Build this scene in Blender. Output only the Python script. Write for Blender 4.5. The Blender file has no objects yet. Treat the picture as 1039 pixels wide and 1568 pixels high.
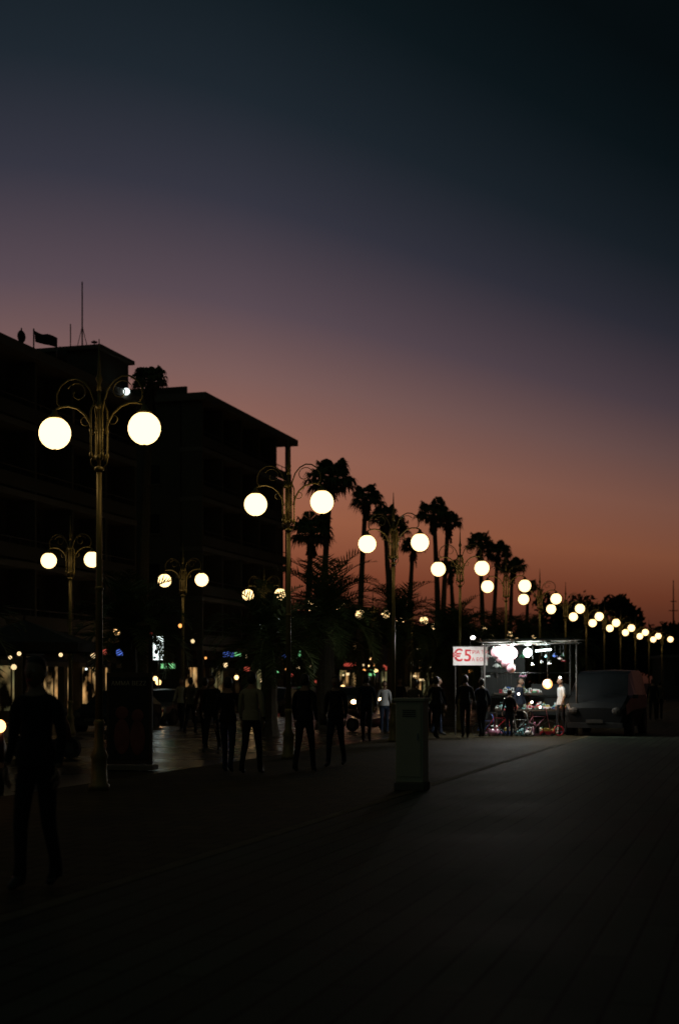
import bpy, math, random
from mathutils import Vector, Matrix
random.seed(7)
sc=bpy.context.scene
COL=sc.collection
TS=0.294; ANG=-math.atan(TS)      # street direction relative to +Y
def S(x0,d,z=0): return (x0+TS*d,d,z)
def lin(c):
    c=c/255.0
    return c/12.92 if c<=0.04045 else ((c+0.055)/1.055)**2.4
def L(r,g,b): return (lin(r),lin(g),lin(b),1)
# ---------------- materials
def mat(name,col,rough=.6,metal=0,emit=None,estr=0,var=.25,scale=6,bump=0,spec=.5,trans=0,sample=False):
    m=bpy.data.materials.new(name); m.use_nodes=True
    nt=m.node_tree; b=nt.nodes['Principled BSDF']
    b.inputs['Roughness'].default_value=rough; b.inputs['Metallic'].default_value=metal
    b.inputs['Specular IOR Level'].default_value=spec
    tc=nt.nodes.new('ShaderNodeTexCoord'); n=nt.nodes.new('ShaderNodeTexNoise')
    n.inputs['Scale'].default_value=scale; n.inputs['Detail'].default_value=4
    nt.links.new(tc.outputs['Object'],n.inputs['Vector'])
    mx=nt.nodes.new('ShaderNodeMix'); mx.data_type='RGBA'
    c=col[:3]
    mx.inputs[6].default_value=(c[0]*(1-var),c[1]*(1-var),c[2]*(1-var),1)
    mx.inputs[7].default_value=(min(1,c[0]*(1+var)),min(1,c[1]*(1+var)),min(1,c[2]*(1+var)),1)
    nt.links.new(n.outputs['Fac'],mx.inputs[0]); nt.links.new(mx.outputs[2],b.inputs['Base Color'])
    if bump:
        bp=nt.nodes.new('ShaderNodeBump'); bp.inputs['Strength'].default_value=bump; bp.inputs['Distance'].default_value=.02
        nt.links.new(n.outputs['Fac'],bp.inputs['Height']); nt.links.new(bp.outputs[0],b.inputs['Normal'])
    if emit:
        b.inputs['Emission Color'].default_value=(*emit,1); b.inputs['Emission Strength'].default_value=estr
        if not sample: m.cycles.emission_sampling='NONE'
    return m
def window_glow(name,ca,cb,strength,scale):
    m=bpy.data.materials.new(name); m.use_nodes=True; nt=m.node_tree; b=nt.nodes['Principled BSDF']
    tc=nt.nodes.new('ShaderNodeTexCoord'); v=nt.nodes.new('ShaderNodeTexVoronoi'); v.inputs['Scale'].default_value=scale
    n=nt.nodes.new('ShaderNodeTexNoise'); n.inputs['Scale'].default_value=scale*.7; n.inputs['Detail'].default_value=5
    nt.links.new(tc.outputs['Object'],v.inputs['Vector']); nt.links.new(tc.outputs['Object'],n.inputs['Vector'])
    r=nt.nodes.new('ShaderNodeValToRGB'); r.color_ramp.elements[0].position=.42; r.color_ramp.elements[0].color=(0,0,0,1)
    r.color_ramp.elements[1].position=.72; r.color_ramp.elements[1].color=(1,1,1,1)
    nt.links.new(n.outputs['Fac'],r.inputs[0])
    mx=nt.nodes.new('ShaderNodeMix'); mx.data_type='RGBA'; mx.inputs[6].default_value=(*ca,1); mx.inputs[7].default_value=(*cb,1)
    nt.links.new(v.outputs['Distance'],mx.inputs[0])
    ml=nt.nodes.new('ShaderNodeMath'); ml.operation='MULTIPLY'; ml.inputs[1].default_value=strength
    nt.links.new(r.outputs[0],ml.inputs[0]); nt.links.new(ml.outputs[0],b.inputs['Emission Strength'])
    nt.links.new(mx.outputs[2],b.inputs['Emission Color']); b.inputs['Base Color'].default_value=(.02,.02,.02,1); b.inputs['Roughness'].default_value=.15
    m.cycles.emission_sampling='NONE'
    return m
M={}
M['metal']=mat('lamp_painted_brass',(.22,.18,.065),.42,.25,var=.3)
M['concrete']=mat('concrete',(.13,.12,.10),.85,bump=.3)
M['plaster']=mat('weathered_plaster',(.085,.078,.062),.9,var=.25,scale=.6)
M['plaster2']=mat('grey_plaster',(.07,.066,.055),.9,var=.25,scale=.5)
M['rail']=mat('balcony_rail',(.06,.055,.05),.6)
M['glassd']=mat('dark_window_glass',(.02,.022,.025),.2,var=.1,spec=.25)
M['glassv']=mat('vehicle_glass',(.012,.014,.016),.3,var=.1,spec=.3)
M['frame']=mat('window_frame',(.06,.055,.05),.5)
M['trunk']=mat('palm_trunk_bark',(.07,.06,.04),.9,var=.5,scale=9,bump=.6)
M['leaf']=mat('palm_leaf',(.08,.115,.04),.6,var=.5,scale=3,spec=.2)
M['dead']=mat('dry_palm_leaf',(.06,.045,.025),.85,var=.4,scale=3)
M['foliage']=mat('tree_foliage',(.03,.042,.02),.8,var=.6,scale=.5,spec=.1)
M['wood']=mat('wood_dark',(.05,.035,.025),.7)
M['black']=mat('black_rubber',(.02,.02,.02),.8)
M['chrome']=mat('chrome',(.6,.6,.6),.15,1,var=.05)
M['canvas']=mat('canvas_dark',(.04,.04,.036),.85,bump=.2)
M['canvasw']=mat('canvas_pale',(.5,.5,.47),.8,bump=.2)
M['white']=mat('white_panel',(.8,.8,.78),.5,var=.04)
M['red']=mat('red_paint',(.6,.03,.04),.5)
M['greybox']=mat('cabinet_grey',(.46,.43,.33),.6,var=.12,scale=3)
M['skin']=mat('skin',(.25,.15,.10),.6,var=.08)
M['hair']=mat('hair',(.02,.014,.01),.5)
M['shoe']=mat('shoe_leather',(.03,.03,.03),.5)
def emis(name,c,s,sample=False): return mat(name,(.6,.6,.6),.4,emit=c,estr=s,var=.02,sample=sample)
M['eW']=emis('bulb_white',(1,.90,.72),9); M['eY']=emis('bulb_warm',(1,.58,.22),4)
M['eO']=emis('bulb_orange',(1,.40,.10),1.9); M['eR']=emis('lamp_red',(1,.06,.03),2.2)
M['eG']=emis('sign_green',(.25,.9,.35),.7); M['eB']=emis('sign_blue',(.12,.25,1),.6)
M['eS']=emis('sign_white_lit',(.85,1,.95),2.2); M['eT']=emis('tube_cool',(.8,1,.95),16)
M['eWd']=emis('bulb_dim',(1,.72,.36),1.2); M['eRd']=emis('sign_red',(1,.12,.08),.35)
M['eH']=emis('headlamp',(1,.60,.26),26,True); M['eO2']=emis('scooter_lamp',(1,.42,.14),5,True)
M['glow1']=window_glow('shop_window_warm',(1,.46,.14),(.9,.6,.25),.8,1.4)
M['glow2']=window_glow('shop_window_green',(.45,.6,.3),(.9,.55,.2),.35,1.1)
M['glow3']=window_glow('room_window_dim',(.8,.45,.15),(.5,.35,.2),.035,.8)
m=bpy.data.materials.new('opal_globe'); m.use_nodes=True; nt=m.node_tree; b=nt.nodes['Principled BSDF']
b.inputs['Base Color'].default_value=(.5,.45,.35,1); b.inputs['Roughness'].default_value=.3
b.inputs['Emission Color'].default_value=(1,.66,.28,1); b.inputs['Emission Strength'].default_value=3.2
M['globe']=m
toycols=[(.7,.05,.08),(.1,.2,.6),(.6,.5,.1),(.85,.85,.85),(.08,.3,.15),(.7,.3,.45),(.03,.03,.03),(.3,.6,.65)]
for i,c in enumerate(toycols): M['toy%d'%i]=mat('toy_plastic_%d'%i,c,.25,var=.1)
M['pink']=mat('pink_foil_balloon',(.95,.55,.62),.25,var=.05)
# ---------------- mesh builder
class MB:
    def __init__(s): s.v=[];s.f=[];s.m=[];s.names=[]
    def mi(s,n):
        if n not in s.names: s.names.append(n)
        return s.names.index(n)
    def add(s,vs,fs,m):
        o=len(s.v); s.v+= [tuple(p) for p in vs]; k=s.mi(m)
        for f in fs: s.f.append([i+o for i in f]); s.m.append(k)
    def box(s,c,d,m,rz=0,rx=0):
        R=Matrix.Rotation(rz,3,'Z')@Matrix.Rotation(rx,3,'X'); c=Vector(c)
        vs=[c+R@Vector((d[0]/2*a,d[1]/2*b,d[2]/2*e)) for a in(-1,1) for b in(-1,1) for e in(-1,1)]
        s.add(vs,[(0,1,3,2),(4,6,7,5),(0,4,5,1),(2,3,7,6),(0,2,6,4),(1,5,7,3)],m)
    def tube(s,pts,rad,m,n=8,cap=True):
        pts=[Vector(p) for p in pts]
        if not isinstance(rad,(list,tuple)): rad=[rad]*len(pts)
        vs=[];fs=[];ref=None
        for i,p in enumerate(pts):
            t=(pts[min(i+1,len(pts)-1)]-pts[max(i-1,0)])
            t=t.normalized() if t.length>1e-9 else Vector((0,0,1))
            if ref is None:
                ref=Vector((1,0,0)) if abs(t.x)<.9 else Vector((0,1,0))
            a=(ref-t*ref.dot(t)).normalized(); ref=a; b=t.cross(a)
            for k in range(n):
                an=2*math.pi*k/n; vs.append(p+(a*math.cos(an)+b*math.sin(an))*rad[i])
        for i in range(len(pts)-1):
            for k in range(n):
                fs.append((i*n+k,i*n+(k+1)%n,(i+1)*n+(k+1)%n,(i+1)*n+k))
        if cap: fs.append(tuple(range(n))[::-1]); fs.append(tuple(range((len(pts)-1)*n,len(pts)*n)))
        s.add(vs,fs,m)
    def ball(s,c,r,m,n=12,h=8,f=None):
        if not isinstance(r,(tuple,list)): r=(r,r,r)
        vs=[];fs=[]
        for i in range(h+1):
            th=math.pi*i/h
            for k in range(n):
                ph=2*math.pi*k/n
                p=Vector((math.sin(th)*math.cos(ph),math.sin(th)*math.sin(ph),math.cos(th)))
                if f: p=f(p)
                vs.append((c[0]+p.x*r[0],c[1]+p.y*r[1],c[2]+p.z*r[2]))
        for i in range(h):
            for k in range(n): fs.append((i*n+k,(i+1)*n+k,(i+1)*n+(k+1)%n,i*n+(k+1)%n))
        s.add(vs,fs,m)
    def ring(s,c,R,r,m,axis='X',n=20):
        pts=[]
        for k in range(n+1):
            a=2*math.pi*k/n
            if axis=='X': pts.append((c[0],c[1]+R*math.cos(a),c[2]+R*math.sin(a)))
            elif axis=='Y': pts.append((c[0]+R*math.cos(a),c[1],c[2]+R*math.sin(a)))
            else: pts.append((c[0]+R*math.cos(a),c[1]+R*math.sin(a),c[2]))
        s.tube(pts,r,m,6,False)
    def mesh(s,name,smooth=False):
        me=bpy.data.meshes.new(name); me.from_pydata(s.v,[],s.f)
        for n in s.names: me.materials.append(M[n])
        me.polygons.foreach_set('material_index',s.m)
        if smooth: me.polygons.foreach_set('use_smooth',[True]*len(s.f))
        me.validate(); me.update(); return me
    def obj(s,name,loc=(0,0,0),rz=0,parent=None,smooth=False,bevel=0):
        return place(s.mesh(name,smooth),name,loc,rz,parent,bevel)
def place(me,name,loc=(0,0,0),rz=0,parent=None,bevel=0,scale=1):
    o=bpy.data.objects.new(name,me); o.location=loc; o.rotation_euler=(0,0,rz); o.scale=(scale,)*3
    COL.objects.link(o)
    if parent: o.parent=parent
    if bevel:
        b=o.modifiers.new('bev','BEVEL'); b.width=bevel; b.segments=2; b.limit_method='ANGLE'
    return o
def empty(name,loc=(0,0,0),rz=0):
    return place(None,name,loc,rz)
def sheet(name,x0a,x0b,da,db,z,material,n=1):
    me=bpy.data.meshes.new(name)
    c=math.cos(ANG)
    me.from_pydata([(x0a*c,da,0),(x0b*c,da,0),(x0b*c,db,0),(x0a*c,db,0)],[],[(0,1,2,3)])
    me.materials.append(material); o=bpy.data.objects.new(name,me); o.rotation_euler=(0,0,ANG); o.location=(0,0,z); COL.objects.link(o); return o
# ---------------- ground materials
def paving(name,c1,c2,cm,bw,bh,rough,rot=0,spec=.4,bs=.35):
    m=bpy.data.materials.new(name); m.use_nodes=True; nt=m.node_tree; b=nt.nodes['Principled BSDF']
    tc=nt.nodes.new('ShaderNodeTexCoord'); mp=nt.nodes.new('ShaderNodeMapping'); mp.inputs['Rotation'].default_value=(0,0,rot)
    br=nt.nodes.new('ShaderNodeTexBrick'); br.inputs['Scale'].default_value=1; br.inputs['Brick Width'].default_value=bw; br.inputs['Row Height'].default_value=bh
    br.inputs['Mortar Size'].default_value=.014; br.inputs['Color1'].default_value=(*c1,1); br.inputs['Color2'].default_value=(*c2,1); br.inputs['Mortar'].default_value=(*cm,1)
    n=nt.nodes.new('ShaderNodeTexNoise'); n.inputs['Scale'].default_value=.5; n.inputs['Detail'].default_value=6
    nt.links.new(tc.outputs['Object'],mp.inputs[0]); nt.links.new(mp.outputs[0],br.inputs['Vector']); nt.links.new(tc.outputs['Object'],n.inputs['Vector'])
    mx=nt.nodes.new('ShaderNodeMix'); mx.data_type='RGBA'; mx.blend_type='MULTIPLY'; mx.inputs[0].default_value=.8
    r=nt.nodes.new('ShaderNodeValToRGB'); r.color_ramp.elements[0].color=(.45,.45,.45,1); r.color_ramp.elements[0].position=.3; r.color_ramp.elements[1].color=(1.2,1.2,1.2,1); r.color_ramp.elements[1].position=.7
    nt.links.new(n.outputs['Fac'],r.inputs[0]); nt.links.new(br.outputs['Color'],mx.inputs[6]); nt.links.new(r.outputs[0],mx.inputs[7]); nt.links.new(mx.outputs[2],b.inputs['Base Color'])
    mr=nt.nodes.new('ShaderNodeMapRange'); mr.inputs['To Min'].default_value=rough-.12; mr.inputs['To Max'].default_value=rough+.15
    nt.links.new(n.outputs['Fac'],mr.inputs[0]); nt.links.new(mr.outputs[0],b.inputs['Roughness'])
    n2=nt.nodes.new('ShaderNodeTexNoise'); n2.inputs['Scale'].default_value=14; nt.links.new(tc.outputs['Object'],n2.inputs['Vector'])
    ad=nt.nodes.new('ShaderNodeMath'); ad.operation='MULTIPLY_ADD'; ad.inputs[1].default_value=-1; nt.links.new(br.outputs['Fac'],ad.inputs[0]); nt.links.new(n2.outputs['Fac'],ad.inputs[2])
    bp=nt.nodes.new('ShaderNodeBump'); bp.inputs['Strength'].default_value=bs; bp.inputs['Distance'].default_value=.01
    nt.links.new(ad.outputs[0],bp.inputs['Height']); nt.links.new(bp.outputs[0],b.inputs['Normal']); b.inputs['Specular IOR Level'].default_value=spec
    return m
mg=mat('sandy_ground',(.03,.03,.025),.95,var=.4,scale=.2,spec=.1)
ma=mat('asphalt',(.03,.03,.03),.42,var=.3,scale=12,bump=.3,spec=.3)
mp1=paving('promenade_paving',(.042,.056,.042),(.068,.084,.062),(.008,.012,.009),2.4,.24,.7,math.radians(90),.06)
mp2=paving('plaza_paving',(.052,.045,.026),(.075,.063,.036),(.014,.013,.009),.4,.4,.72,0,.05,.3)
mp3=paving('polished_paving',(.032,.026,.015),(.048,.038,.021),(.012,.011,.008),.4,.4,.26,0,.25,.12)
g=bpy.data.meshes.new('ground'); g.from_pydata([(-1500,-300,0),(1500,-300,0),(1500,3000,0),(-1500,3000,0)],[],[(0,1,2,3)]); g.materials.append(mg)
go=bpy.data.objects.new('ground',g); go.location.z=-.15; COL.objects.link(go)
sheet('promenade_pavement',-5.02,14,-30,190,0,mp1)
sheet('plaza_pavement',-10.6,-5.18,-30,190,0,mp2)
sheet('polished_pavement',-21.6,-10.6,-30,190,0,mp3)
sheet('road',-29.5,-21.75,-30,260,-.13,ma)
sheet('far_pavement',-60,-29.7,-30,260,0,mp2)
cs=math.cos(ANG)
def strip(name,x0,w,h,z,mm,da=-30,db=190,bv=.008):
    b=MB(); y=da
    while y<db:
        b.box((0,y+.49,z+h/2),(w,.98,h),mm); y+=1.0
    o=b.obj(name,(x0*cs*math.cos(ANG),x0*cs*math.sin(ANG),0),ANG,bevel=bv); return o
M['kerb']=mat('kerb_stone',(.13,.11,.07),.85,var=.4,scale=3,spec=.05)
strip('paving_edge_kerb',-5.1,.15,.084,-.08,'kerb',bv=0)
strip('road_kerb',-21.68,.14,.145,-.14,'kerb'); strip('road_kerb',-29.6,.18,.145,-.14,'kerb')
strip('sea_wall',14.1,.35,.55,-.05,'concrete')
bm=MB()
y=-20
while y<240: bm.box((0,y,0),(.12,2.0,.004),'white'); y+=5
bm.obj('road_marking',(-25.6*cs*cs,-25.6*cs*math.sin(ANG),-.122),ANG)
# ---------------- street lamps
def lamp_mesh():
    b=MB()
    b.tube([(0,0,0),(0,0,.08),(0,0,.1),(0,0,.45),(0,0,.5),(0,0,.62),(0,0,.95),(0,0,1.0),(0,0,1.05)],[.15,.15,.12,.11,.13,.08,.065,.085,.06],'metal',12)
    b.tube([(0,0,1.05),(0,0,3.0),(0,0,4.75)],[.056,.048,.040],'metal',12)
    for z,r in((4.78,.075),(3.0,.065),(5.72,.06),(4.95,.06)): b.ball((0,0,z),(r,r,.05),'metal')
    b.tube([(0,0,4.75),(0,0,5.95)],.026,'metal',8)
    b.tube([(0,0,5.95),(0,0,6.05),(0,0,6.12),(0,0,6.2),(0,0,6.3),(0,0,6.72)],[.04,.025,.055,.025,.022,.006],'metal',8)
    for a in range(4):
        an=math.pi/4+a*math.pi/2; x=.10*math.cos(an)*1.25;y=.10*math.sin(an)*1.25
        b.tube([(x*.6,y*.6,4.9),(x,y,5.0),(x,y,5.65),(x*.5,y*.5,5.8)],.015,'metal',6)
        b.ball((x,y,4.98),(.028,.028,.05),'metal',8,6); b.ball((x,y,5.35),(.024,.024,.04),'metal',8,6)
    for s in(-1,1):
        P=lambda l:[(s*x,0,z) for x,z in l]
        b.tube(P([(.10,5.30),(.14,5.46),(.22,5.60),(.34,5.70),(.48,5.745),(.60,5.74),(.68,5.71),(.70,5.66)]),.018,'metal',6)
        b.tube(P([(.04,5.55),(.08,5.8),(.14,5.97),(.24,6.09),(.36,6.15),(.48,6.14),(.60,6.06),(.67,5.93),(.665,5.80),(.60,5.72)]),.014,'metal',6)
        pts=[]
        for k in range(22):
            t=k/21; a=math.pi*(.15+2.1*t); r=.17*(1-.75*t); pts.append((.34+r*math.cos(a),5.93+r*math.sin(a)))
        b.tube(P(pts),.009,'metal',5)
        pts=[]
        for k in range(16):
            t=k/15; a=math.pi*(1.0+1.9*t); r=.10*(1-.7*t); pts.append((.22+r*math.cos(a),5.52+r*math.sin(a)))
        b.tube(P(pts),.008,'metal',5)
        b.tube([(s*.70,0,5.57),(s*.70,0,5.60),(s*.70,0,5.64),(s*.70,0,5.70)],[.11,.10,.05,.03],'metal',12)
        b.tube([(s*.70,0,5.14),(s*.70,0,5.12),(s*.70,0,5.09)],[.03,.03,.006],'metal',8)
        b.tube([(s*.08,0,4.98),(s*.13,0,4.92),(s*.12,0,4.85),(s*.07,0,4.80),(0,0,4.78)],.010,'metal',5)
    return b.mesh('post_and_arms',True)
LM=lamp_mesh()
gb=MB(); gb.ball((0,0,0),.242,'globe',18,11); GM=gb.mesh('globe',True)
def lamp(x,d,rz=ANG,dead=()):
    e=empty('street_lamp',(x,d,0),rz)
    place(LM,'post_and_arms',parent=e)
    for s in(-1,1): place(GM,'globe',(s*.73,0,5.35),parent=e)
LM.transform(Matrix.Diagonal((1.043,1,1,1)))
def bend(d): return .0006*max(0,d-75)**2
for i in range(13):
    d=21.2+8.55*i; lamp(-9.81+TS*d+bend(d),d)
for i in range(10):
    d=43.6+8.55*i; lamp(-21.06+TS*d+bend(d),d)
# ---------------- palms
def fan_palm(H,R,seed,lean):
    random.seed(seed); b=MB()
    pts=[];rad=[]
    for k in range(13):
        t=k/12; pts.append((lean*t*t,.3*lean*math.sin(t*2),H*t)); rad.append(.24-.11*t+(.10 if k==0 else 0)+.015*(k%2))
    b.tube(pts,rad,'trunk',9)
    top=Vector(pts[-1])
    for k in range(46):
        a=random.uniform(0,6.283); z0=random.uniform(-.9,.0); o=Vector((math.cos(a),math.sin(a),0))
        p=top+o*.12+Vector((0,0,z0)); l=random.uniform(.3,.7); w=random.uniform(.06,.12)
        t=o.cross(Vector((0,0,1)))
        q=p+o*random.uniform(.10,.26)*R*(1+z0*.5)+Vector((0,0,-l))
        b.add([p-t*.02,p+t*.02,q+t*w,q-t*w],[(0,1,2,3)],'dead')
    n=34
    for k in range(n):
        a=k*2.39996+random.uniform(-.2,.2); el=math.radians(56-76*((k+.5)/n)**.9+random.uniform(-8,8))
        o=Vector((math.cos(a)*math.cos(el),math.sin(a)*math.cos(el),math.sin(el)))
        pl=R*random.uniform(.42,.62); hub=top+o*pl+Vector((0,0,-.08*R*math.cos(el)))
        b.tube([top,top+o*pl*.5+Vector((0,0,.03)),hub],[.02,.015,.012],'leaf',4,False)
        side=o.cross(Vector((0,0,1)));side=side.normalized() if side.length>.05 else Vector((1,0,0))
        up=side.cross(o).normalized()
        ns=14; fl=R*random.uniform(.45,.66)
        for j in range(ns):
            fa=math.radians(-105+210*j/(ns-1)+random.uniform(-4,4))
            dr=(o*math.cos(fa)+side*math.sin(fa)+up*.12).normalized()
            ll=fl*(.72+.28*math.cos(fa*.8))*random.uniform(.88,1.05)
            pr=dr.cross(up).normalized()*.036*R*1.6
            m1=hub+dr*ll*.6; e=hub+dr*ll*.93+Vector((0,0,-ll*random.uniform(.3,.75)))
            b.add([hub,m1-pr,e,m1+pr],[(0,1,2,3)],'leaf' if k<n*.8 else 'dead')
    return b.mesh('fan_palm')
def feather_palm(H,R,seed):
    random.seed(seed); b=MB()
    pts=[(0,0,H*k/10) for k in range(11)]; rad=[.30+.03*(k%2)+(.1 if k in(0,10) else 0)-.008*k for k in range(11)]
    b.tube(pts,rad,'trunk',10)
    for k in range(40):
        a=random.uniform(0,6.28); z=H-random.uniform(0,.8); o=Vector((math.cos(a),math.sin(a),0))
        b.tube([Vector((0,0,z))+o*.2,Vector((0,0,z+.25))+o*.42],[.05,.02],'dead',4)
    top=Vector((0,0,H+.1)); n=46
    for k in range(n):
        a=k*2.39996+random.uniform(-.25,.25); el=math.radians(84-100*((k+.5)/n)+random.uniform(-8,8))
        o=Vector((math.cos(a),math.sin(a),0)); side=Vector((-o.y,o.x,0)); ln=R*random.uniform(.85,1.15)
        tw=random.uniform(-.3,.3); P=[]; p=top.copy(); e=el; N=13
        for j in range(N+1):
            P.append(p.copy()); p=p+(o*math.cos(e)+side*tw*.3*math.cos(e)+Vector((0,0,math.sin(e))))*ln/N; e-=math.radians(6.4+2.4*math.cos(el))*(0.5+j/N)
        b.tube(P,[.03*(1-.85*j/N) for j in range(N+1)],'leaf',4,False)
        for j in range(2,N+1):
            for h in(0,.5):
                if j==N and h: continue
                q=P[j].lerp(P[min(j+1,N)],h); t=(P[j]-P[j-1]).normalized()
                l=R*.26*math.sin(math.pi*min(1,(j+h)/N*.8+.16))*random.uniform(.8,1.15)
                upv=side.cross(t); 
                for s in(-1,1):
                    dr=(side*s*.85+t*.7+upv*(-.25)+Vector((0,0,random.uniform(-.35,.05)))).normalized()
                    wv=t*.026
                    b.add([q-wv,q+dr*l*.5-wv*1.2,q+dr*l,q+dr*l*.5+wv*1.4,q+wv],[(0,1,2,3,4)],'leaf')
    return b.mesh('feather_palm')
tall=[(-24,80,13.4,1.55,.6),(-24,87.5,13.3,1.2,.5),(-24,91.5,12.6,1.15,-.5),(-24,76.5,10.0,1.4,.3),(-24,94,12.1,1.15,.3),(-21.5,94,13.1,1.35,-.4),(-21.5,99,13.1,1.1,.5),
 (-24,99,11.4,1.0,.4),(-21.5,110,12.7,1.25,-.3),(-21.5,118,12.7,1.35,.5),(-21.5,125,12.1,1.4,.3),(-24,56.2,13.9,.8,.3),(-24,111,10.8,1.1,-.4),(-21.5,133,10.8,1.1,.2)]
for i,(x0,d,h,r,ln) in enumerate(tall):
    me=fan_palm(h-.3,r,20+i,ln); place(me,'fan_palm_tree',(x0+TS*d-ln,d,0),random.uniform(-.4,.4))
FP=[feather_palm(3.7,2.7,50),feather_palm(4.1,2.6,51),feather_palm(3.2,2.5,52)]
for i,(x0,d,s_) in enumerate([(-15.6,26.5,.72),(-15,34.5,.70),(-14.8,42.3,.86),(-15,50,1.05),(-15,60,.97),(-15,70,1.05),(-15,81,1),(-15,92,1),(-15,103,1),(-15,115,1),(-16.6,55.5,1),(-13.7,64,1),(-16.3,75,1),(-17,87,1)]):
    random.seed(i); place(FP[i%3] if i<10 else FP[2],'feather_palm_tree',(x0+TS*d+random.uniform(-.3,.3),d,0),random.uniform(0,6),scale=s_)
# ---------------- buildings
def building(name,x0,d0,length,depth,floors,fh,gh,pent=None,open_end=False,low=False,seed=1):
    random.seed(seed)
    e=empty(name,S(x0,d0),ANG); H=gh+floors*fh
    w=MB(); g=MB(); s=MB(); r=MB(); oe=2.4 if open_end else 0
    bal=1.5 if floors>0 else 0
    w.box((-bal-(depth-bal)/2,(length-oe)/2,H/2),(depth-bal,length-oe,H),'plaster')
    if oe: w.box((-bal-1-(depth-bal-3)/2-2,length-oe/2,(H-2*fh)/2),(depth-bal-3,oe,H-2*fh),'plaster')
    if oe: w.box((-bal*.5-.6,length-oe/2-.2,gh/2+1),(1.2,oe-.8,gh+2),'plaster2')
    nb=max(1,round(length/3.6)); bw=length/nb
    for f in range(floors+1):
        z=gh+f*fh; th=.28 if f<floors else .45
        ex=.0 if f<floors else .35
        s.box(((-bal+ex)/2-(depth*.15 if f==floors else 0),length/2,z-th/2+(.2 if f==floors else 0)),(bal+ex+.004+(depth*.3 if f==floors else 0),length+2*ex,th),'concrete')
    for f in range(floors):
        z=gh+f*fh
        for k in range(nb+1):
            y=min(length-.12,max(.12,k*bw)); s.box((-.72,y,z+fh/2-.14),(1.40,.18,fh-.29),'plaster') if not(oe and k==nb) else s.box((-.3,y,z+fh/2-.14),(.35,.3,fh-.29),'plaster')
        s.box((-.06,length/2,z+.42),(.10,length-.3,.62),'plaster2')
        r.tube([(-.06,.1,z+1.02),(-.06,length-.1,z+1.02)],.03,'rail',6)
        for k in range(nb*4): r.box((-.06,(k+.5)*bw/4,z+.87),(.03,.03,.27),'rail')
        for k in range(nb):
            y=(k+.5)*bw
            if oe and y>length-oe-.5: continue
            gm='glow3' if random.random()<.12 else 'glassd'
            g.box((-bal-.0+.02,y,z+1.15),(.06,bw*.62,2.1),gm)
            for q in(-.5,0,.5): s.box((-bal+.06,y+q*bw*.62,z+1.15),(.06,.07,2.2),'frame')
            s.box((-bal+.062,y,z+2.24),(.07,bw*.64,.08),'frame')
            if random.random()<.4: s.box((-bal+.3,y-bw*.38,z+.45),(.35,.7,.55),'plaster2')
    if oe:  # solid stair wall closing the lower storeys of the open end, top loggia stays open
        s.box((-1.1,length-.9,(gh+(floors-1)*fh)/2),(.9,1.5,gh+(floors-1)*fh-.02),'plaster')
    for f in range(floors):
        for k in range(3):
            x=-bal-2-k*3.2; z=gh+f*fh+1.5
            if -x<depth-1: g.box((x,-.0,z),(1.2,.08,1.2),'glassd'); s.box((x,-.06,z-.66),(1.4,.14,.08),'concrete')
    ng=max(2,round(length/4.2)); gw=length/ng
    fx=-bal if floors>0 else 0
    for k in range(ng):
        y=(k+.5)*gw; gm=random.choice(['glow1','glassd','glow2','glow1','glow2'])
        g.box((fx+.02,y,1.45),(.06,gw*.74,2.3),gm)
        for q in(-.37,-.1,.14,.37): s.box((fx+.06,y+q*gw,1.45),(.08,.08,2.36),'frame')
        s.box((fx+.09,y,2.78),(.16,gw*.86,.42),'plaster2')
        if floors>0: s.box((-.2,k*gw+.2,gh/2-.14),(.35,.35,gh-.28),'plaster')
        if random.random()<.7:
            x1=fx+2.1; z1=2.55;z2=3.1
            s.add([(fx+.1,y-gw*.42,z2),(fx+.1,y+gw*.42,z2),(x1,y+gw*.42,z1),(x1,y-gw*.42,z1),(x1,y+gw*.42,z1-.22),(x1,y-gw*.42,z1-.22)],[(0,1,2,3),(3,2,4,5)],'canvas')
    for (cx,cy,dx,dy) in((-depth/2-.5,.1,depth-1.2,.2),(-depth/2-.5,length-.1-oe,depth-1.2,.2),(-depth+.1,length/2-oe/2,.2,length-.4-oe)):
        s.box((cx,cy,H+.45),(dx,dy,.5),'plaster')
    w.obj('walls',parent=e); g.obj('windows',parent=e); s.obj('slabs_and_trim',parent=e)
    if r.v: r.obj('balcony_railings',parent=e)
    return e,H
hA,HA=building('hotel_building',-33,44,33.0,16,4,3.15,3.9,seed=3)
hB,HB=building('hotel_building',-35,89.7,18.0,15,5,3.15,3.9,open_end=True,seed=5)
b=MB()
b.box((-3.6,31.0,HA+1.1),(6.4,3.6,1.8),'plaster'); b.box((-3.6,31.0,HA+2.1),(6.9,4.1,.2),'concrete')
b.box((-3,27.6,HA+.6),(2.2,1.6,.9),'plaster2')
for y,z in((19,1.2),(20.2,1.0),(26,.9)): b.tube([(-2,y,HA+.3),(-2,y,HA+z)],[.3,.3],'canvas',10); b.tube([(-2,y,HA+z),(-2,y,HA+z+.2)],[.3,.05],'canvas',10)
b.obj('rooftop_rooms',parent=hA)
b=MB()
b.tube([(-1.8,30.2,HA+2.2),(-1.8,30.2,HA+5.8)],[.045,.035],'rail',6)
for a in range(3): 
    an=a*2.1; b.tube([(-1.8+.35*math.cos(an),30.2+.35*math.sin(an),HA+2.2),(-1.8,30.2,HA+3.5)],.02,'rail',4)
b.tube([(-1.8,31.6,HA+2.2),(-1.8,31.6,HA+3.1)],.03,'rail',5); b.box((-1.8,31.6,HA+2.7),(.5,.9,.04),'rail'); b.ball((-1.8,31.6,HA+3.0),(.18,.18,.06),'rail')
b.tube([(-1.8,28.9,HA+2.1),(-1.8,28.9,HA+3.3)],.03,'rail',5)
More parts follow.
